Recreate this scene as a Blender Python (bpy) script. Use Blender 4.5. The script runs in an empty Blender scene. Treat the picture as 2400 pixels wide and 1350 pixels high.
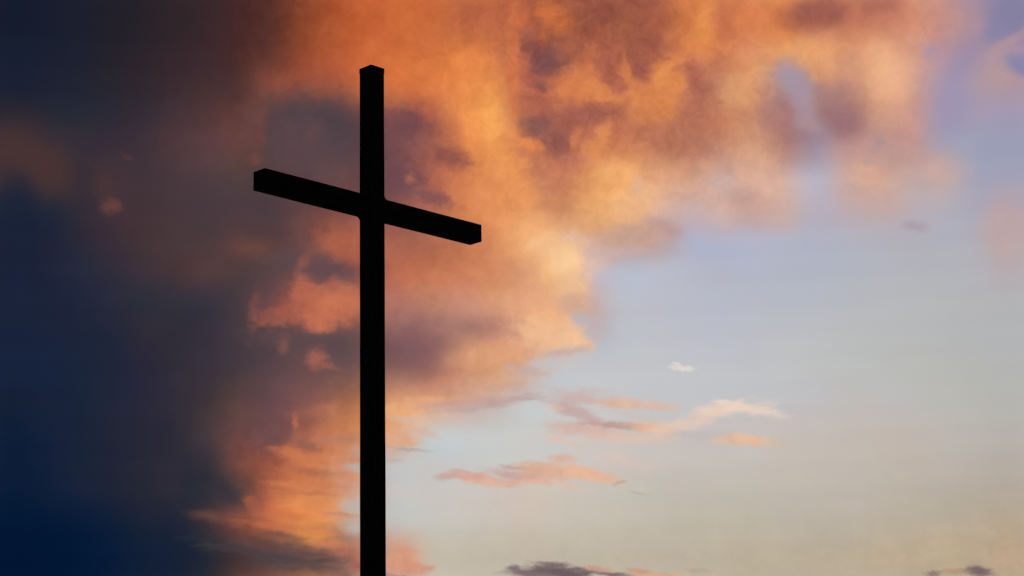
# A tall dark cross on a hill, seen from below against a sunset sky.
import bpy, bmesh, math, random
import numpy as np
from mathutils import Vector, Matrix
random.seed(7)
scene = bpy.context.scene

# ---------------------------------------------------------------- camera
FPX = 4558.0                                   # focal length in pixels of a 2400 px wide picture
PITCH, ROLL = math.radians(14.49), math.radians(1.19)
CAM_Z = 1.65
cam_data = bpy.data.cameras.new('camera')
cam_data.sensor_width = 36.0
cam_data.lens = 36.0 * FPX / 2400.0
cam_data.clip_start = 0.1
cam_data.clip_end = 20000.0
cam = bpy.data.objects.new('camera', cam_data)
scene.collection.objects.link(cam)
F = Vector((0, math.cos(PITCH), math.sin(PITCH)))
U0 = Vector((0, -math.sin(PITCH), math.cos(PITCH)))
R0 = Vector((1, 0, 0))
RX = R0 * math.cos(ROLL) - U0 * math.sin(ROLL)
UX = R0 * math.sin(ROLL) + U0 * math.cos(ROLL)
m = Matrix((RX, UX, -F)).transposed().to_4x4()
m.translation = Vector((0, 0, CAM_Z))
cam.matrix_world = m
scene.camera = cam

scene.view_settings.view_transform = 'Standard'
scene.view_settings.look = 'None'
scene.view_settings.exposure = 0.0
scene.view_settings.gamma = 1.0
scene.view_settings.use_curve_mapping = False
scene.cycles.use_adaptive_sampling = True       # the open sky is noise free: only the cross needs many samples
scene.cycles.adaptive_threshold = 0.02
scene.cycles.adaptive_min_samples = 12
scene.cycles.max_bounces = 3

# ---------------------------------------------------------------- sun (low, behind the cloud bank beyond the cross)
SUN_AZ, SUN_EL = math.radians(30.0), math.radians(2.0)     # azimuth from +Y towards +X
sun_data = bpy.data.lights.new('sun', 'SUN')
sun_data.energy = 2.0
sun_data.angle = math.radians(0.5)
sun_data.color = (1.0, 0.78, 0.56)
sun = bpy.data.objects.new('sun', sun_data)
scene.collection.objects.link(sun)
sd = Vector((math.sin(SUN_AZ) * math.cos(SUN_EL), math.cos(SUN_AZ) * math.cos(SUN_EL), math.sin(SUN_EL)))
sun.rotation_euler = sd.to_track_quat('Z', 'Y').to_euler()
sun.location = (20, 30, 20)

# ---------------------------------------------------------------- sky
# The sky is a function of compass azimuth and elevation only, so it stands
# infinitely far off.  Its cloud bank was surveyed from the photograph as a
# table of colours; every reading is turned into azimuth / elevation first.
def ae(x, y):
    d = (F * FPX + RX * (x - 1200) + UX * (675 - y)).normalized()
    return math.atan2(d.x, d.y), math.asin(d.z)

def inv_ae(az, el):
    d = Vector((math.sin(az) * math.cos(el), math.cos(az) * math.cos(el), math.sin(el)))
    w = d.dot(F)
    return 1200 + FPX * d.dot(RX) / w, 675 - FPX * d.dot(UX) / w

def enc(h):
    """hex display colour -> value whose 2.2 power is the linear colour"""
    out = []
    for i in (0, 2, 4):
        c = int(h[i:i + 2], 16) / 255
        l = c / 12.92 if c <= 0.04045 else ((c + 0.055) / 1.055) ** 2.4
        out.append(l ** (1 / 2.2))
    return out

#@TABLE
TABLE = '''
151c2d 191e2e 1c1f2d 211f2a 272329 2f2529 38282b 47292a 5b3129 87442d a85230 c26136 cd6b3a c6673b ad5d43 b4603f ba6241 b5643d 925242 9d5a41 a95f46 cd7848 c9744b d67d4f c6744d a25f50 b46c58 b9705c cd856a cb9080 b08f98 8681a4
171f31 1a2031 1e2130 24222d 2b242b 35272d 3c292d 4b2c29 5d352f 92492f b45a34 c76539 c96a3b cd7040 d97c45 c9724a 8f5349 965748 a55c47 a35c49 a25c4a d67f50 d27d53 d98a60 e29663 e09a6e da956e e4a17a d79d85 b8929a 9f8ba6 af919f
1a2133 1e2233 212432 28252f 31272e 3a2b30 432f32 513331 83483a 964f3b ad5b40 cc6c3f d9743f dc7b45 e5894c e38b50 b4634e c7714d cf7a4e cc7a4f cd7a50 b87058 c07c60 dc986c b49089 c3937c c28a78 e3a682 d3a08c a894ab a695aa b3959b
2b2731 262835 272a36 2c2a36 352c35 443339 503737 5f3c39 5c4142 534044 574145 7f4d45 95574a b3654a e68d50 ef9f58 a86350 ab6450 a35f50 bd7152 d78552 b56f57 c07d60 c98a6c a87a7a a18084 a97c78 d09a82 cc9a8e a095b0 a79aad a398b2
4b3435 3f3137 352f38 372e38 40323a 4f393c 5b3f42 64423f 574142 64464a 514149 5c4246 7c4f4f 9a5a4e dd8551 ee9c59 cc7852 a96451 cd7d56 c97b57 bc7759 b87862 c28267 d09a7a ae7d74 a08a98 bd938d b9928f bf9690 aa9fb0 9ea0b8 9d9db5
2e2a38 4a3433 3a2f37 45343a 41343a 4a3a3f 503d42 55413f 54403f 5a4245 6d4a48 6a4648 7a4d4f a9614f cf7c52 e49159 e09059 cc8060 de9561 efaa6e e2a57c d6a184 cfa99c d7ab96 d6ae9f b7b0c0 cca79c d1a593 c0a39f c8a9a2 a7a3b5 a3a2b6
1c2437 252939 322d37 40313a 44343a 46373c 473a40 4b3b42 4c3c43 644342 6f4846 7d4e4b 8b564f b36a55 d98556 e4935c e19560 cf8b62 e2a26a eeb078 ddb09a cdaba4 d2ac9f c8a298 cbaba3 b8afbc c0aaad c5a9a4 bcadb2 b3aeb9 aba8b8 b8a3a9
1a2339 1f2438 2b2938 3a2f38 433438 4a393c 4c3b3d 593f3e 58403f 734b48 a25b48 b36551 a05f50 a96550 c07552 d98d5f eeac75 efb98d dea983 c8a18f bf9f99 b3b0c2 b4b3c5 b6b4c5 b3b4c3 b1b2c2 b3b2bf b2b1bc b2afb9 b1b0bb b3aeb6 bba6a5
1a2339 1e243a 262a3c 302d3b 3d333b 463539 523c3e 4f3d3f 5a4345 6e4a49 654a4e 955a4f bd6f53 c57856 cc7f5c d68d64 d99b74 f5c08a cfb8b8 b9bcc9 bbbcc8 b8b9c7 b4b6c5 b4b7c6 b3b7c4 b2b6c4 b3b6c0 b5b5bd b4b4ba b3b4ba b3b2b8 b5acb0
1b243b 1c2439 20263b 292b3b 2d2e3b 33313c 37333f 4b3c41 70494a a65d4b c57053 b56c58 af7264 bd8068 c58874 d79a76 e3a681 e4ac85 c8b0ab bebec6 bcbdc7 babcc8 b8bac7 b8bac5 b7bac4 b8bac2 b7b9be b8b9bd b6b8bb b6b7b9 b5b4b7 b3b3b5
19233b 1b243a 1e253a 222739 302b38 302d38 37313d 483b41 574245 5f484b 644b4f 76544f 8b605f 9c6e68 b58370 ca8f78 e5aa85 f0be94 bfb8bf bec0c6 bfc0c8 bdbec8 bcbec9 bdbec6 bebfc3 bcbec1 babcbd b9babb b8b9b9 b6b7b8 b4b5b6 b3b4b6
18233d 18243f 1b253b 1f263b 28283a 322e3a 3b343e 483b41 56434a 6d4e4d 6c504f 7a5653 815c5c 9e6c65 c58a6d dea177 d3ac98 c6c3c4 c3c4c8 c3c5c8 c3c4c7 c3c4c8 c2c3c7 c0c1c5 c1c2c3 bfbfc0 bdbebd bbbcba babab6 b8b8b5 b6b6b3 b4b4b3
152036 18233a 1b253a 21273a 29293a 332e3a 3f3439 5a4340 6a4a4c 7e5451 95614f b87a58 e2a175 dc9e78 cfa491 c9b2a6 c8c7c7 c8c8c8 c9c8c8 c6c6c8 c5c5c8 c4c4c8 c3c3c7 c2c2c5 c1c0c2 c0bec0 bfbcb9 bfbcba bcbab8 bbb9b4 b8b7b1 b5b4b0
0f1f38 16223a 1a2439 202637 272837 2f2c38 493b3f 684644 6f4b4d 985c4d c27a55 d38f61 deaa88 c9c6c2 c8c7c6 c9c8c6 cac9c6 cac9c6 cbc8c4 cac5c2 c9c2bf c6c0be c6bfbd c7bfbc c6bdb8 c5bcb6 c3bbb3 c3b8b0 c0b7af bdb8b0 bab5ae b7b2ab
0d1d37 14203a 1a2439 1f2537 282937 2e2c38 38323b 7a4a41 9c5844 c97850 c8835f c2b0aa c5c2be c6c5c3 c8c7c5 c9c8c4 cbc9c5 ccc8c3 ccc5bf cbc2bb c9c1ba c7bfb8 c6bfb7 c6beb6 c5bdb3 c3bab1 c1b8af c0b7ad bfb4aa bdb3ab bab0a8 b5aca3
081c37 101f38 17223a 1d2436 252735 2c2b38 2f2f3a 5c4340 ae6248 d08052 d2906a c2aea4 c6c4c2 c8c5c1 cbc6c0 cec2ba cfc0b4 cdc2b6 c9c0b5 c6bfb3 c3bbb0 c1b9ae c1b9ae c0b8ac c0b7ac bfb6ab beb4aa bdb3a7 bab1a3 b7aea0 b4aa9b b3a899
031834 041935 071b37 0f1e38 1a2336 1f2536 3d3237 824c40 b86a48 d88650 cf8e66 bcb0a6 c4bcb4 c6c2b8 c8c1b6 c8bfb3 c9beb0 c7beb1 c5bdae c3baab c0b8a9 bfb6a6 beb5a4 bdb4a2 bcb3a4 bbb1a1 bab0a0 bbaf9c baad9a b9ab96 b9a993 b8a78f
021633 021733 031936 081c37 101f37 142136 1a2434 2b2a31 343641 4a4046 63494b b87563 d29375 c5b4a1 c2b6a5 bfb4a2 bfb3a0 bfb39f beb29f beb29e bdb19e bcb09c bbaf9b bcae98 bbae97 bbac96 bbac95 bcab93 bcaa91 bca98e bca78d bba287
'''
#@END
# a cloud tuft: x, y, half length, half height (survey pixels), tilt (clockwise), colour, density, soft core 0..1, ragged 0/1
#@PUFFS
PUFFS = '''
70 372 120 44 33 4a3434 .7 .1 0
300 367 20 8 30 543838 .8 .1 1
262 482 28 22 10 6e443f .85 .1 1
242 430 26 50 -20 4b3636 .5 .1 0
598 290 34 80 5 70433d .6 .1 0
597 378 16 18 0 74453f .8 .1 1
597 732 18 42 8 7f4f48 .8 .2 1
592 585 60 28 10 6e4641 .7 .1 0
718 322 128 90 14 56454a .8 .25 1
735 312 22 32 10 64484a .6 .1 1
682 300 24 14 0 5e464b .5 .1 1
765 385 26 18 0 61484a .6 .1 1
612 300 16 70 5 70443e .6 .1 1
950 292 62 42 15 734a4f .85 .2 1
1055 368 56 24 18 854f4c .7 .2 1
945 425 50 34 0 6e4a51 .85 .2 1
962 419 15 13 20 ae674f .8 .1 1
1000 330 30 16 30 96594f .7 .1 1
1010 460 60 22 20 7c5153 .7 .2 1
785 712 76 44 0 c47254 .8 .35 1
745 738 60 34 -5 bf6b50 .75 .3 1
711 682 28 42 -10 b66650 .85 .3 1
666 735 52 27 -15 ab5f4c .85 .4 1
746 762 38 22 10 c26e52 .8 .3 1
782 666 15 27 0 aa6050 .85 .2 1
622 745 38 18 10 8e5349 .7 .2 1
762 620 60 30 8 654b50 .75 .3 1
660 610 46 26 -10 5a474b .8 .2 1
812 582 70 38 25 ad6049 .75 .3 1
714 612 38 13 -50 88544b .7 .2 1
743 835 24 28 20 a56153 .9 .3 1
764 856 34 9 25 8f594f .8 .2 1
740 866 14 9 0 8f594f .7 .2 1
665 805 17 22 10 95584f .85 .2 1
700 800 120 24 5 5d484e .6 .3 1
1085 765 170 26 3 a3736c .55 .2 0
1150 832 120 28 -7 dfa27a .7 .3 0
965 830 90 60 -10 80595b .5 .2 0
1230 780 80 18 0 cf9a80 .4 .2 0
1330 605 58 60 0 f4c191 .8 .3 0
1392 602 38 44 25 dab9b0 .75 .4 0
1340 682 46 42 10 eebb90 .8 .3 0
1352 716 54 26 10 cfa58f .7 .3 0
1400 765 32 30 20 c3adad .6 .2 0
1290 782 90 40 12 f1bd93 .8 .4 1
1350 799 42 12 22 efbd97 .9 .5 0
1325 826 66 12 -10 c7aba3 .75 .3 1
1362 748 24 16 30 b8b3bd .7 .3 0
1292 852 66 14 -12 c2bfc3 .7 .3 1
1238 868 56 12 12 c6aaa3 .7 .3 1
1554 534 44 22 16 ba958f .85 .2 0
1462 562 98 32 -6 c8a393 .8 .3 0
1445 592 76 16 -4 c9afad .7 .2 0
1298 476 42 42 10 c9855f .7 .1 0
1436 428 56 50 -10 efab70 .6 .1 0
1480 482 60 36 -10 edb488 .7 .2 0
1255 545 70 40 -20 f0b078 .5 .2 0
1296 36 46 28 42 cb6f41 .9 .5 1
1215 45 30 60 0 c16741 .7 .3 1
1274 85 11 26 12 b8643f .7 .2 1
1283 150 52 34 10 7b4e4e .9 .3 1
1236 112 28 44 -10 8c5249 .7 .2 1
1272 203 26 14 0 82534f .85 .3 1
1362 203 74 42 0 d37c4f .9 .4 1
1386 142 18 42 8 c6714c .85 .3 1
1412 218 52 18 14 d9854f .85 .3 1
1204 160 20 110 0 d6784c .8 .3 1
1228 150 18 30 10 bf684d .7 .2 1
1505 168 30 22 50 9e5a4b .9 .4 1
1470 172 13 42 -14 d07c50 .85 .3 1
1560 182 40 44 15 e28e53 .9 .4 1
1585 200 34 28 0 df8b53 .8 .4 1
1548 240 62 34 -8 d98651 .85 .4 1
1502 208 40 14 35 d17d50 .8 .3 1
1645 72 30 48 15 e69350 .85 .2 0
1662 20 26 34 5 de8a50 .7 .2 0
1602 125 60 24 -38 da8350 .7 .2 1
1690 45 22 40 0 c4714e .7 .2 0
1628 170 24 40 -15 b06753 .75 .3 1
1640 250 46 56 20 b06c58 .6 .2 0
1726 213 46 44 0 dd9f70 .8 .1 0
1492 268 28 24 10 d28156 .85 .3 1
1258 303 42 28 10 875954 .9 .3 1
1310 335 46 34 10 935a52 .85 .3 1
1400 268 66 18 5 a15f50 .7 .2 1
1238 338 36 13 15 df8750 .9 .4 1
1350 328 12 36 12 ca7852 .9 .3 1
1415 312 18 34 20 d88a56 .85 .3 1
1398 345 34 22 -20 d78955 .8 .3 1
1240 250 34 20 0 b96b4f .7 .2 1
1262 398 34 34 10 bf785b .7 .2 1
1440 402 56 26 8 ecaa6e .5 .1 0
1560 330 96 32 14 b26f58 .7 .2 0
1470 130 90 18 -5 9c5946 .5 .2 1
1410 70 26 10 -20 a8603f .7 .2 1
1850 170 33 34 0 aa93a0 .85 .4 0
1876 206 56 38 60 a594a3 .85 .4 0
1884 262 30 46 8 ab919d .65 .2 0
1892 292 40 22 25 b19197 .6 .2 0
1978 285 48 38 10 996d72 .8 .1 0
1815 282 40 42 0 ac7a73 .7 .2 0
1932 228 34 44 -10 a77c79 .7 .2 0
2084 176 50 62 -8 ebb28c .7 .1 0
1900 132 66 36 5 e5a16c .75 .2 0
1932 172 34 28 30 dd9a70 .6 .2 0
1915 32 70 36 -10 9b5b50 .85 .2 0
2060 8 60 22 0 a6665a .7 .2 0
2375 28 60 62 0 8480a1 .85 .4 0
2338 80 34 34 -20 8983a5 .7 .3 0
2396 150 50 26 12 8484aa .9 .3 0
2362 100 70 14 -32 b2929d .8 .3 0
2322 172 44 52 10 b5989b .6 .2 0
2182 120 28 22 0 a991a6 .6 .2 0
2056 332 13 20 25 aa8e92 .65 .1 1
2030 380 10 10 20 b2989a .55 .1 1
2032 396 32 12 8 dba993 .5 .1 1
2240 250 60 50 20 9f95b2 .5 .2 0
2147 532 34 14 6 a99ca5 .85 .1 0
2374 532 84 72 -20 bfa5a5 .55 .1 1
1752 468 46 26 15 c69f95 .7 .2 0
1815 510 60 30 15 ccaba2 .5 .1 0
2065 478 70 22 5 c6a8a2 .5 .1 0
1604 862 33 7 -1 e0d8cd .95 .5 1
1588 855 11 5 20 dfd7cd .85 .3 1
1452 1133 20 5 -14 b3a8a4 .9 .2 1
1502 1157 26 4 12 b9afa7 .8 .1 2
2292 1341 36 12 6 725f63 .9 .4 2
2182 1344 24 7 -5 8b7871 .85 .3 1
2235 1340 38 7 0 b5947c .8 .3 2
692 993 8 26 -6 bd6c50 .8 .1 1
640 1032 46 24 0 734e4f .8 .2 2
676 1062 46 16 18 ce784f .8 .3 2
775 1112 60 11 2 ac7058 .8 .3 2
722 1178 78 20 4 dc8d58 .7 .3 2
728 1254 60 17 8 e59350 .75 .2 2
802 1112 44 24 10 d49270 .7 .3 2
832 1094 28 14 10 b9aeac .75 .3 2
832 1187 44 16 6 b9b2ae .75 .3 2
822 1206 50 5 6 c6a18c .7 .3 2
834 1235 38 18 10 bbb2a9 .75 .3 2
820 1130 40 12 10 d8906a .5 .3 2
640 1300 170 26 11 4a4046 .7 .3 2
932 958 54 16 -4 e6a97a .8 .3 2
1005 943 92 12 -3 e3a77f .8 .4 2
1100 944 118 11 -5 caa092 .8 .4 2
958 984 42 8 4 cbb9b0 .6 .3 2
942 1030 46 17 5 dea988 .85 .4 2
985 1015 46 10 15 d4b2a3 .7 .3 2
955 1053 46 5 4 b3a4a2 .8 .3 2
918 1076 30 6 5 c2aca4 .7 .3 2
945 1305 36 32 10 d99a7a .85 .5 2
960 1328 48 18 10 d2937b .85 .5 2
945 1349 40 6 8 a87c78 .8 .3 2
590 1182 14 18 10 a35c44 .85 .3 1
505 1212 66 13 8 6c4640 .8 .2 0
575 1226 54 17 8 8b5041 .8 .2 0
530 1162 62 28 28 38333b .7 .2 0
708 1028 9 26 -20 99604f .7 .2 1
1330 612 34 38 0 fcce9c .75 .1 0
1268 566 40 16 -25 f3bf8f .7 .2 0
1345 556 40 14 5 e1bda8 .6 .2 0
1424 170 26 46 -35 a3594b .8 .3 1
1452 206 22 16 20 b06550 .7 .2 1
1467 155 9 28 -8 cd784e .8 .2 1
1500 150 26 20 60 9c584a .7 .3 1
1342 375 30 26 0 b96f5a .6 .2 1
1222 358 24 12 10 be7459 .6 .2 1
1282 435 30 34 0 c17c60 .5 .2 1
1493 436 20 28 0 d9b096 .6 .1 0
1356 931 76 20 4 cbb0ab .85 .3 2
1400 918 60 8 4 c9bdc0 .6 .2 2
1457 946 64 14 5 e0b49b .85 .3 2
1530 950 66 12 5 d9b7a6 .8 .2 2
1310 956 44 7 4 e0bcab .9 .3 2
1375 1004 94 18 2 d4b2a8 .85 .4 2
1358 970 72 17 20 c3a6a3 .85 .3 2
1457 998 66 11 6 bd9a93 .85 .4 2
1534 1006 68 14 8 e6b99a .85 .4 2
1455 1028 120 14 2 dcbfae .75 .3 2
1312 1031 50 8 10 e0bfaf .8 .2 2
1480 972 70 8 10 cdbcb8 .5 .2 2
1628 986 116 18 -17 e4c8b8 .8 .3 2
1712 954 84 16 -6 ebd0bd .85 .4 2
1762 961 72 12 12 e8d2c2 .85 .3 2
1700 940 36 7 5 ecd6c4 .7 .2 2
1746 1031 80 14 6 e5b797 .85 .4 2
1690 1033 40 9 0 d8b9a6 .6 .2 2
1640 1018 70 13 0 c0b8b9 .6 .2 0
1056 1113 36 11 -10 c1a29c .85 .3 2
1112 1119 66 13 9 d7a493 .9 .4 2
1165 1132 72 9 4 e3b49c .85 .3 2
1208 1114 78 12 8 c8a39d .85 .3 2
1210 1096 42 6 8 bc9fa0 .85 .3 2
1290 1103 88 19 5 dbab92 .9 .4 2
1318 1078 36 12 4 d8aa97 .75 .2 2
1378 1111 82 16 13 e6b597 .9 .4 2
1246 1127 74 8 2 e0b19b .8 .3 2
1328 1137 44 6 18 dfbdab .75 .2 2
1450 1078 84 18 14 d7c2b6 .6 .1 2
1020 1160 150 30 5 cdc2ba .4 .1 0
1311 1342 84 16 4 625259 .9 .5 2
1300 1325 48 6 3 7b6468 .85 .3 2
1206 1336 24 9 8 77686d .85 .3 1
1240 1345 60 7 0 7d6a6d .8 .3 2
1397 1333 50 7 8 ca9b87 .85 .3 2
1430 1346 50 7 4 736267 .85 .3 2
1492 1337 32 8 10 cc997e .85 .3 2
1546 1348 70 5 0 d5a584 .8 .3 2
1637 1336 38 5 4 b5a08f .6 .2 2
1217 918 60 10 10 c5adaa .7 .2 2
1180 940 80 9 -6 b8a09f .7 .2 2
1108 957 92 9 -6 b9a5a3 .7 .2 2
1150 905 90 14 -3 d39d82 .5 .2 2
2058 118 30 30 20 e7ab82 .6 .1 0
2000 150 24 40 20 d49c7c .5 .1 0
1935 262 30 26 30 a37674 .5 .1 0
1660 505 70 18 20 c8b3b8 .4 .1 0
1690 425 34 20 0 cdb0ad .5 .1 0
806 1030 62 13 0 af7c69 .6 .2 2
724 1046 32 15 10 8d5c50 .7 .2 1
746 1028 6 24 0 b4705c .6 .1 1
760 965 90 16 -5 c0765a .3 .1 0
815 1078 66 11 4 d28762 .7 .3 2
700 1104 54 11 6 b26950 .7 .2 2
712 1136 80 11 2 d17e52 .7 .3 2
812 1130 34 11 4 d0917a .7 .2 2
709 1156 76 5 3 c07350 .7 .2 2
676 1211 62 9 4 c87248 .6 .2 2
760 1217 32 5 4 e39a5c .8 .3 2
782 1203 40 5 5 c98a6c .8 .3 2
642 1234 84 9 8 c56c48 .7 .2 2
648 1254 50 9 6 7d5048 .8 .2 2
604 1274 66 13 10 68453f .7 .2 2
780 1275 54 13 4 ce815c .7 .2 2
812 1294 50 15 8 b06a56 .7 .2 2
836 1328 18 22 0 a45d4e .7 .2 1
700 1296 90 8 6 6a4a49 .6 .2 2
584 1176 15 16 0 a35a44 .7 .2 1
'''
#@END

rows = [[enc(h) for h in ln.split()] for ln in TABLE.strip().splitlines()]
TAB = np.array(rows)                                        # 18 x 32 x 3
def cubic(p0, p1, p2, p3, t):
    return p1 + 0.5 * t * (p2 - p0 + t * (2 * p0 - 5 * p1 + 4 * p2 - p3 + t * (3 * (p1 - p2) + p3 - p0)))
def sample(x, y):
    gx = x / 75 - 0.5; gy = y / 75 - 0.5
    gx = abs(gx) if gx < 31 else 62 - gx                    # beyond the survey the pattern folds back
    gy = abs(gy) if gy < 17 else 34 - gy
    ix = int(math.floor(gx)); iy = int(math.floor(gy)); fx = gx - ix; fy = gy - iy
    rr = []
    for j in range(-1, 3):
        r = TAB[min(max(iy + j, 0), 17)]
        rr.append(cubic(*[r[min(max(ix + i, 0), 31)] for i in range(-1, 3)], fx))
    return cubic(*rr, fy)

AZ0, AZ1 = math.radians(-17.6), math.radians(17.6)
EL0, EL1 = math.radians(4.6 - 3 * 0.792), math.radians(24.4 + 3 * 0.792)
NU, NV = 62, 32
COL = np.zeros((NV, NU, 3))
for j in range(NV):
    for i in range(NU):
        COL[j, i] = sample(*inv_ae(AZ0 + (AZ1 - AZ0) * i / (NU - 1), EL0 + (EL1 - EL0) * j / (NV - 1)))
SIG = 0.6
G = np.exp(-((np.arange(NV)[:, None] - np.arange(NV)[None, :]) ** 2) / (2 * SIG * SIG))
CF = np.linalg.solve(G, COL.reshape(NV, -1)).reshape(COL.shape)
OFFS = 0.35
CF = np.clip(CF * 0.6 + OFFS * 0.6, 0, 1)      # ramps hold 0..1

world = bpy.data.worlds.new('World')
world.use_nodes = True
nt = world.node_tree
nt.nodes.clear()
L = nt.links.new
def ramp(cols):
    n = nt.nodes.new('ShaderNodeValToRGB'); r = n.color_ramp
    r.interpolation = 'CARDINAL'
    k = len(cols)
    while len(r.elements) < k: r.elements.new(0.5)
    for i in range(k):
        r.elements[i].position = i / (k - 1)
    for i in range(k):
        r.elements[i].color = (*[float(c) for c in cols[i]], 1.0)
    return n
RAMPS = [(ramp(CF[j, 0:32]), ramp(CF[j, 30:62])) for j in range(NV)]   # the colour table first, while the tree is small
def put(sock, v):
    if hasattr(v, 'is_linked') or isinstance(v, bpy.types.NodeSocket): L(v, sock)
    else: sock.default_value = v
def math_(op, a, b=None, c=None, clamp=False):
    n = nt.nodes.new('ShaderNodeMath'); n.operation = op; n.use_clamp = clamp
    put(n.inputs[0], a)
    if b is not None: put(n.inputs[1], b)
    if c is not None: put(n.inputs[2], c)
    return n.outputs[0]
def vec(op, a, b=None, c=None):
    n = nt.nodes.new('ShaderNodeVectorMath'); n.operation = op
    put(n.inputs[0], a)
    if b is not None: put(n.inputs[1], b)
    if c is not None:
        if op == 'SCALE': put(n.inputs['Scale'], c)
        else: put(n.inputs[2], c)
    return n.outputs['Value'] if op in ('LENGTH', 'DOT_PRODUCT') else n.outputs['Vector']
def maprange(v, a, b, c, d, smooth=True):
    n = nt.nodes.new('ShaderNodeMapRange'); n.interpolation_type = 'SMOOTHSTEP' if smooth else 'LINEAR'
    put(n.inputs['Value'], v)
    for k, x in zip(('From Min', 'From Max', 'To Min', 'To Max'), (a, b, c, d)): put(n.inputs[k], x)
    return n.outputs[0]
def noise(v, scale, detail, rough=0.5, dist=0.0, color=False, lac=2.0):
    n = nt.nodes.new('ShaderNodeTexNoise'); n.noise_dimensions = '3D'
    put(n.inputs['Vector'], v)
    n.inputs['Scale'].default_value = scale; n.inputs['Detail'].default_value = detail
    n.inputs['Roughness'].default_value = rough; n.inputs['Distortion'].default_value = dist
    n.inputs['Lacunarity'].default_value = lac
    return n.outputs['Color'] if color else n.outputs[0]
def mix(f, a, b, blend='MIX'):
    n = nt.nodes.new('ShaderNodeMix'); n.data_type = 'RGBA'; n.blend_type = blend; n.clamp_factor = True
    put(n.inputs[0], f); put(n.inputs[6], a); put(n.inputs[7], b)
    return n.outputs[2]
def comb(x, y, z):
    n = nt.nodes.new('ShaderNodeCombineXYZ')
    for k, v in enumerate((x, y, z)): put(n.inputs[k], v)
    return n.outputs[0]
def sep(v):
    n = nt.nodes.new('ShaderNodeSeparateXYZ'); put(n.inputs[0], v); return n.outputs

tc = nt.nodes.new('ShaderNodeTexCoord')
dvec = vec('NORMALIZE', tc.outputs['Generated'])
dx, dy, dz = sep(dvec)
AZ = math_('ARCTAN2', dx, dy)
EL = math_('ARCSINE', dz)
P = comb(AZ, EL, 0.0)
PS = comb(AZ, math_('MULTIPLY', EL, 1.35), 0.0)           # clouds are a little wider than tall
# billow: the wind-torn displacement of the cloud field
w1 = vec('SUBTRACT', noise(PS, 26.0, 3.0, 0.55, color=True), (0.5, 0.5, 0.5))
w2 = vec('SUBTRACT', noise(PS, 95.0, 5.0, 0.62, color=True), (0.5, 0.5, 0.5))
W_SOFT = vec('MULTIPLY', vec('ADD', vec('SCALE', w1, c=0.006), vec('SCALE', w2, c=0.0045)), (1.0, 0.8, 0.0))
w3 = vec('SUBTRACT', noise(PS, 330.0, 4.0, 0.6, color=True), (0.5, 0.5, 0.5))
W_WISP = vec('MULTIPLY', vec('ADD', vec('ADD', vec('SCALE', w1, c=0.003), vec('SCALE', w2, c=0.0065)), vec('SCALE', w3, c=0.0022)), (1.0, 0.7, 0.0))
PSOFT = vec('ADD', P, W_SOFT)
PWISP = vec('ADD', P, W_WISP)
# erosion: feathers the rim of every ragged tuft
ERODE = math_('SUBTRACT', noise(vec('ADD', PS, vec('SCALE', W_WISP, c=1.0)), 150.0, 6.0, 0.62), 0.5)
ER_RAG = math_('MULTIPLY', ERODE, 1.7)
STREAK = math_('SUBTRACT', noise(vec('MULTIPLY', vec('ADD', P, W_WISP), (0.32, 1.5, 0.0)), 170.0, 5.0, 0.6), 0.5)
ER_STR = math_('MULTIPLY', STREAK, 1.9)
ER_SOFT = math_('MULTIPLY', ERODE, 0.5)

# broad colour of the sky and its cloud bank
u_, v_, _ = sep(PSOFT)
U = math_('PINGPONG', math_('MULTIPLY_ADD', u_, 1 / (AZ1 - AZ0), -AZ0 / (AZ1 - AZ0)), 1.0)
V = math_('MULTIPLY_ADD', v_, (NV - 1) / (EL1 - EL0), -EL0 * (NV - 1) / (EL1 - EL0) - 3.0)
V = math_('ADD', math_('PINGPONG', V, NV - 7.0), 3.0)
HALF = 31 / 61.0
ua = math_('MULTIPLY', U, 1 / HALF * 1.0)                  # 0..1 over stops 0..31
ub = math_('MULTIPLY_ADD', U, 61 / 31.0, 1 - 61 / 31.0)    # 0..1 over stops 30..61
right = math_('GREATER_THAN', U, 30.5 / 61.0)
acc = None
base_w = math.exp(-1 / (2 * SIG * SIG))
for j in range(NV):
    d = math_('SUBTRACT', V, float(j))
    w = math_('POWER', base_w, math_('MULTIPLY', d, d))
    ra, rb = RAMPS[j]; put(ra.inputs[0], ua); put(rb.inputs[0], ub)
    c = mix(right, ra.outputs[0], rb.outputs[0])
    acc = mix(w, (0.0, 0.0, 0.0, 1.0) if acc is None else acc, c, 'ADD')
so = OFFS * float(np.exp(-(np.arange(-9, 10) ** 2) / (2 * SIG * SIG)).sum())
sky = mix(1.0, acc, (so * 0.6, so * 0.6, so * 0.6, 1.0), 'SUBTRACT')
sky = vec('SCALE', sky, c=1 / 0.6)

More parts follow.
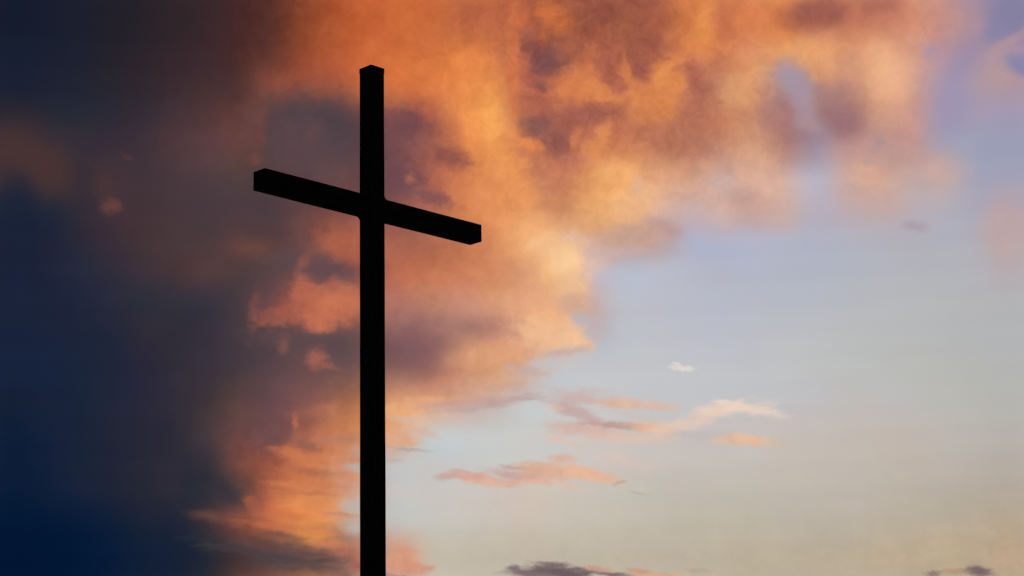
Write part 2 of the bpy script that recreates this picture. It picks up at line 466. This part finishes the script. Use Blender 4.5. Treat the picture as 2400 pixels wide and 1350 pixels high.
# separate tufts, holes and streaks of cloud
for ip, ln in enumerate(PUFFS.strip().splitlines()):
    t = ln.split()
    if ip % 24 == 0:        # evaluate in batches, so that the shader's memory is never exceeded
        gate = vec('SCALE', sky, c=1e-7)
        PW2, PS2 = vec('ADD', gate, PWISP), vec('ADD', gate, PSOFT)
    x, y, rx, ry, ang = map(float, t[:5]); col = enc(t[5]); s, core, rag = float(t[6]), float(t[7]), int(t[8])     # ragged: 0 soft, 1 torn, 2 drawn out along the wind
    a0, e0 = ae(x, y)
    th = math.radians(ang)
    a1, e1 = ae(x + 20 * math.cos(th), y + 20 * math.sin(th))
    rot = math.atan2(e1 - e0, a1 - a0)
    k = 20 / math.hypot(a1 - a0, e1 - e0)
    mp = nt.nodes.new('ShaderNodeMapping'); mp.vector_type = 'TEXTURE'
    put(mp.inputs['Vector'], PW2 if rag else PS2)
    mp.inputs['Location'].default_value = (a0, e0, 0)
    mp.inputs['Rotation'].default_value = (0, 0, rot)
    g = 1.12
    mp.inputs['Scale'].default_value = (rx * g / k, ry * g / k, 1)
    f = maprange(math_('ADD', vec('LENGTH', mp.outputs[0]), (ER_SOFT, ER_RAG, ER_STR)[rag]), 1.3, core * 0.7, 0.0, s)
    sky = mix(f, sky, (*col, 1.0))

# fine mottling inside the clouds
n1 = math_('SUBTRACT', noise(PSOFT, 55.0, 7.0, 0.58), 0.5)
n2 = math_('SUBTRACT', noise(vec('ADD', PWISP, (3.1, 1.7, 0.4)), 130.0, 6.0, 0.66, 0.6), 0.5)
lum = vec('DOT_PRODUCT', sky, (0.9, 0.0, -0.9))            # warm minus blue: how much lit cloud there is
cl = maprange(lum, 0.0, 0.25, 0.03, 1.0)
ca, ce = ae(1420, 200)                                     # the most broken-up part of the bank
heap = maprange(vec('LENGTH', vec('MULTIPLY', vec('SUBTRACT', P, (ca, ce, 0.0)), (7.0, 11.0, 0.0))), 1.1, 0.3, 0.45, 1.0)
mot = math_('ADD', math_('MULTIPLY', n1, 0.75), math_('MULTIPLY', math_('MULTIPLY', n2, heap), 1.35))
sky = vec('MULTIPLY_ADD', vec('SCALE', (0.17, 0.13, 0.085), c=math_('MULTIPLY', mot, cl)), (1.0, 1.0, 1.0), sky)
sky = vec('MAXIMUM', sky, (0.0, 0.0, 0.0))
gm = nt.nodes.new('ShaderNodeGamma'); put(gm.inputs[0], sky); gm.inputs[1].default_value = 2.2
sky = gm.outputs[0]

# unseen rest of the vault: dusk air behind cloud added to darken the cross
nis = nt.nodes.new('ShaderNodeTexSky'); nis.sky_type = 'NISHITA'
nis.sun_disc = False
nis.sun_elevation = SUN_EL; nis.sun_rotation = SUN_AZ
air = vec('SCALE', nis.outputs[0], c=0.05)
dist = math_('DIVIDE', 1.0, math_('MAXIMUM', math_('ADD', dz, 0.12), 0.06))
deck = vec('MULTIPLY', dvec, comb(dist, dist, 0.0))
dn = noise(deck, 1.3, 6.0, 0.55, 0.3)
added_cloud = mix(maprange(dn, 0.42, 0.68, 0.0, 1.0), (0.006, 0.009, 0.022, 1), (0.05, 0.026, 0.022, 1))
rest = mix(maprange(noise(deck, 0.6, 5.0, 0.5), 0.36, 0.52, 0.35, 1.0), air, added_cloud)
ma = maprange(math_('ABSOLUTE', AZ), math.radians(18.5), math.radians(29), 1.0, 0.0)
mt = maprange(EL, math.radians(25), math.radians(36), 1.0, 0.0)
mb = maprange(EL, math.radians(-3), math.radians(2), 0.0, 1.0)
inside = math_('MULTIPLY', math_('MULTIPLY', ma, mt), mb)
final = mix(inside, rest, sky)
bg = nt.nodes.new('ShaderNodeBackground'); put(bg.inputs[0], final); bg.inputs[1].default_value = 1.0
wo = nt.nodes.new('ShaderNodeOutputWorld'); L(bg.outputs[0], wo.inputs[0])
scene.world = world
world.cycles.sampling_method = 'MANUAL'
world.cycles.sample_map_resolution = 256

# ---------------------------------------------------------------- materials
def material(name):
    mt_ = bpy.data.materials.new(name); mt_.use_nodes = True
    n = mt_.node_tree.nodes; return mt_, n, mt_.node_tree.links.new, n['Principled BSDF']

def dark_timber(name, stretch, lo, hi):
    mt_, n, l, b = material(name)
    tcn = n.new('ShaderNodeTexCoord'); mp = n.new('ShaderNodeMapping'); mp.inputs['Scale'].default_value = stretch
    l(tcn.outputs['Object'], mp.inputs[0])
    nz = n.new('ShaderNodeTexNoise'); nz.inputs['Scale'].default_value = 9.0; nz.inputs['Detail'].default_value = 7.0
    nz.inputs['Roughness'].default_value = 0.65
    l(mp.outputs[0], nz.inputs['Vector'])
    cr = n.new('ShaderNodeValToRGB')
    cr.color_ramp.elements[0].position = 0.40; cr.color_ramp.elements[0].color = (*lo, 1)
    cr.color_ramp.elements[1].position = 0.75; cr.color_ramp.elements[1].color = (*hi, 1)
    l(nz.outputs[0], cr.inputs[0]); l(cr.outputs[0], b.inputs['Base Color'])
    b.inputs['Roughness'].default_value = 0.75
    b.inputs['Specular IOR Level'].default_value = 0.25
    bp = n.new('ShaderNodeBump'); bp.inputs['Strength'].default_value = 0.5; bp.inputs['Distance'].default_value = 0.004
    l(nz.outputs[0], bp.inputs['Height']); l(bp.outputs[0], b.inputs['Normal'])
    return mt_
M_POST = dark_timber('tarred_timber', (6, 6, 0.5), (0.008, 0.0065, 0.005), (0.095, 0.075, 0.055))
M_BAR = dark_timber('tarred_timber_across', (0.5, 6, 6), (0.008, 0.0065, 0.005), (0.095, 0.075, 0.055))
M_CAP = dark_timber('tarred_cap', (3, 3, 3), (0.006, 0.006, 0.006), (0.016, 0.015, 0.014))
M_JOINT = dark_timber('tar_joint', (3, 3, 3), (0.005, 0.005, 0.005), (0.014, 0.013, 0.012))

# ---------------------------------------------------------------- hill
mt_, n, l, b = material('dusk_grass')
tcn = n.new('ShaderNodeTexCoord')
nz = n.new('ShaderNodeTexNoise'); nz.inputs['Scale'].default_value = 0.8; nz.inputs['Detail'].default_value = 8
l(tcn.outputs['Object'], nz.inputs['Vector'])
cr = n.new('ShaderNodeValToRGB')
cr.color_ramp.elements[0].color = (0.018, 0.026, 0.010, 1); cr.color_ramp.elements[1].color = (0.060, 0.062, 0.028, 1)
cr.color_ramp.elements[0].position = 0.35; cr.color_ramp.elements[1].position = 0.7
l(nz.outputs[0], cr.inputs[0]); l(cr.outputs[0], b.inputs['Base Color']); b.inputs['Roughness'].default_value = 0.95
bp = n.new('ShaderNodeBump'); bp.inputs['Distance'].default_value = 0.05; l(nz.outputs[0], bp.inputs['Height']); l(bp.outputs[0], b.inputs['Normal'])
M_GRASS = mt_

CX, CY = -1.557, 20.986                                     # foot of the cross
def hill_z(x, y):
    r = math.hypot(x, y - 12)
    return 0.12 * math.sin(x * 0.21 + 1) * math.sin(y * 0.17) - 0.00035 * r * r if r < 200 else -14 - (r - 200) * 0.02
bm = bmesh.new()
rings = [0, 1.5, 3, 5, 7, 9, 11, 14, 18, 23, 30, 40, 55, 75, 100, 140, 200, 400, 900, 2000, 5000, 9000]
prev = None
for r in rings:
    ring = []
    for k in range(48 if r else 1):
        a = 2 * math.pi * k / 48
        x, y = r * math.cos(a), 12 + r * math.sin(a)
        ring.append(bm.verts.new((x, y, hill_z(x, y))))
    if prev:
        for k in range(48):
            k2 = (k + 1) % 48
            if len(prev) == 1: bm.faces.new((prev[0], ring[k], ring[k2]))
            else: bm.faces.new((prev[k], ring[k], ring[k2], prev[k2]))
    prev = ring
me = bpy.data.meshes.new('hill'); bm.to_mesh(me); bm.free(); me.materials.append(M_GRASS)
for p in me.polygons: p.use_smooth = True
hill = bpy.data.objects.new('hill', me); scene.collection.objects.link(hill); hill['kind'] = 'structure'

# ---------------------------------------------------------------- the cross
YAW = math.radians(45.73)
Z = CAM_Z
TOP, BARZ = 8.056 + Z, 6.384 + Z
BH, BW, LL, LR = 0.211, 0.198, 1.611, 1.636
S = 0.2
gz = hill_z(CX, CY)
root = bpy.data.objects.new('standing_cross', None); scene.collection.objects.link(root)
root.location = (CX, CY, gz); root.rotation_euler = (0, 0, YAW)
root['label'] = 'tall black square-beamed cross standing in silhouette against the sunset clouds'
root['category'] = 'cross'
root.empty_display_size = 0.5

def link(name, bm_, mat, loc=(0, 0, 0)):
    me_ = bpy.data.meshes.new(name); bm_.to_mesh(me_); bm_.free(); me_.materials.append(mat)
    o = bpy.data.objects.new(name, me_); scene.collection.objects.link(o); o.parent = root; o.location = loc
    return o

def beam(sx, sy, sz, nx, ny, nz_, bev, wob):
    """hewn beam centred on the origin: subdivided box, bevelled arrises, slight waviness"""
    b_ = bmesh.new()
    bmesh.ops.create_cube(b_, size=1.0)
    bmesh.ops.scale(b_, vec=(sx, sy, sz), verts=b_.verts)
    long_ax = max(range(3), key=lambda i: (sx, sy, sz)[i])
    es = [e for e in b_.edges]
    bmesh.ops.bevel(b_, geom=es, offset=bev, segments=3, profile=0.6, affect='EDGES')
    es = [e for e in b_.edges if abs((e.verts[0].co - e.verts[1].co)[long_ax]) > (sx, sy, sz)[long_ax] * 0.5]
    bmesh.ops.subdivide_edges(b_, edges=es, cuts=nx, use_grid_fill=True)
    for v in b_.verts:
        t = v.co[long_ax]
        k = wob * (math.sin(t * 2.1 + 1.3) * 0.6 + math.sin(t * 5.3) * 0.4)
        for i in range(3):
            if i != long_ax: v.co[i] += k * (1 if v.co[i] > 0 else -1) * 0.5
    return b_

h = TOP - 0.012 - (gz - 0.5)
link('post', beam(S, S, h, 90, 0, 0, 0.006, 0.0012), M_POST, (0, 0, -0.5 + h / 2))
bar = link('crossbar', beam(LL + LR, BW, BH, 40, 0, 0, 0.006, 0.0012), M_BAR, ((LR - LL) / 2, 0, BARZ - gz))
# low cap sheet over the head of the post, a few millimetres proud of it
b_ = bmesh.new()
bmesh.ops.create_cube(b_, size=1.0)
bmesh.ops.scale(b_, vec=(S + 0.008, S + 0.008, 0.066), verts=b_.verts)
bmesh.ops.bevel(b_, geom=list(b_.edges), offset=0.007, segments=3, profile=0.5, affect='EDGES')
link('post_cap', b_, M_CAP, (0, 0, TOP - gz - 0.033 + 0.002))
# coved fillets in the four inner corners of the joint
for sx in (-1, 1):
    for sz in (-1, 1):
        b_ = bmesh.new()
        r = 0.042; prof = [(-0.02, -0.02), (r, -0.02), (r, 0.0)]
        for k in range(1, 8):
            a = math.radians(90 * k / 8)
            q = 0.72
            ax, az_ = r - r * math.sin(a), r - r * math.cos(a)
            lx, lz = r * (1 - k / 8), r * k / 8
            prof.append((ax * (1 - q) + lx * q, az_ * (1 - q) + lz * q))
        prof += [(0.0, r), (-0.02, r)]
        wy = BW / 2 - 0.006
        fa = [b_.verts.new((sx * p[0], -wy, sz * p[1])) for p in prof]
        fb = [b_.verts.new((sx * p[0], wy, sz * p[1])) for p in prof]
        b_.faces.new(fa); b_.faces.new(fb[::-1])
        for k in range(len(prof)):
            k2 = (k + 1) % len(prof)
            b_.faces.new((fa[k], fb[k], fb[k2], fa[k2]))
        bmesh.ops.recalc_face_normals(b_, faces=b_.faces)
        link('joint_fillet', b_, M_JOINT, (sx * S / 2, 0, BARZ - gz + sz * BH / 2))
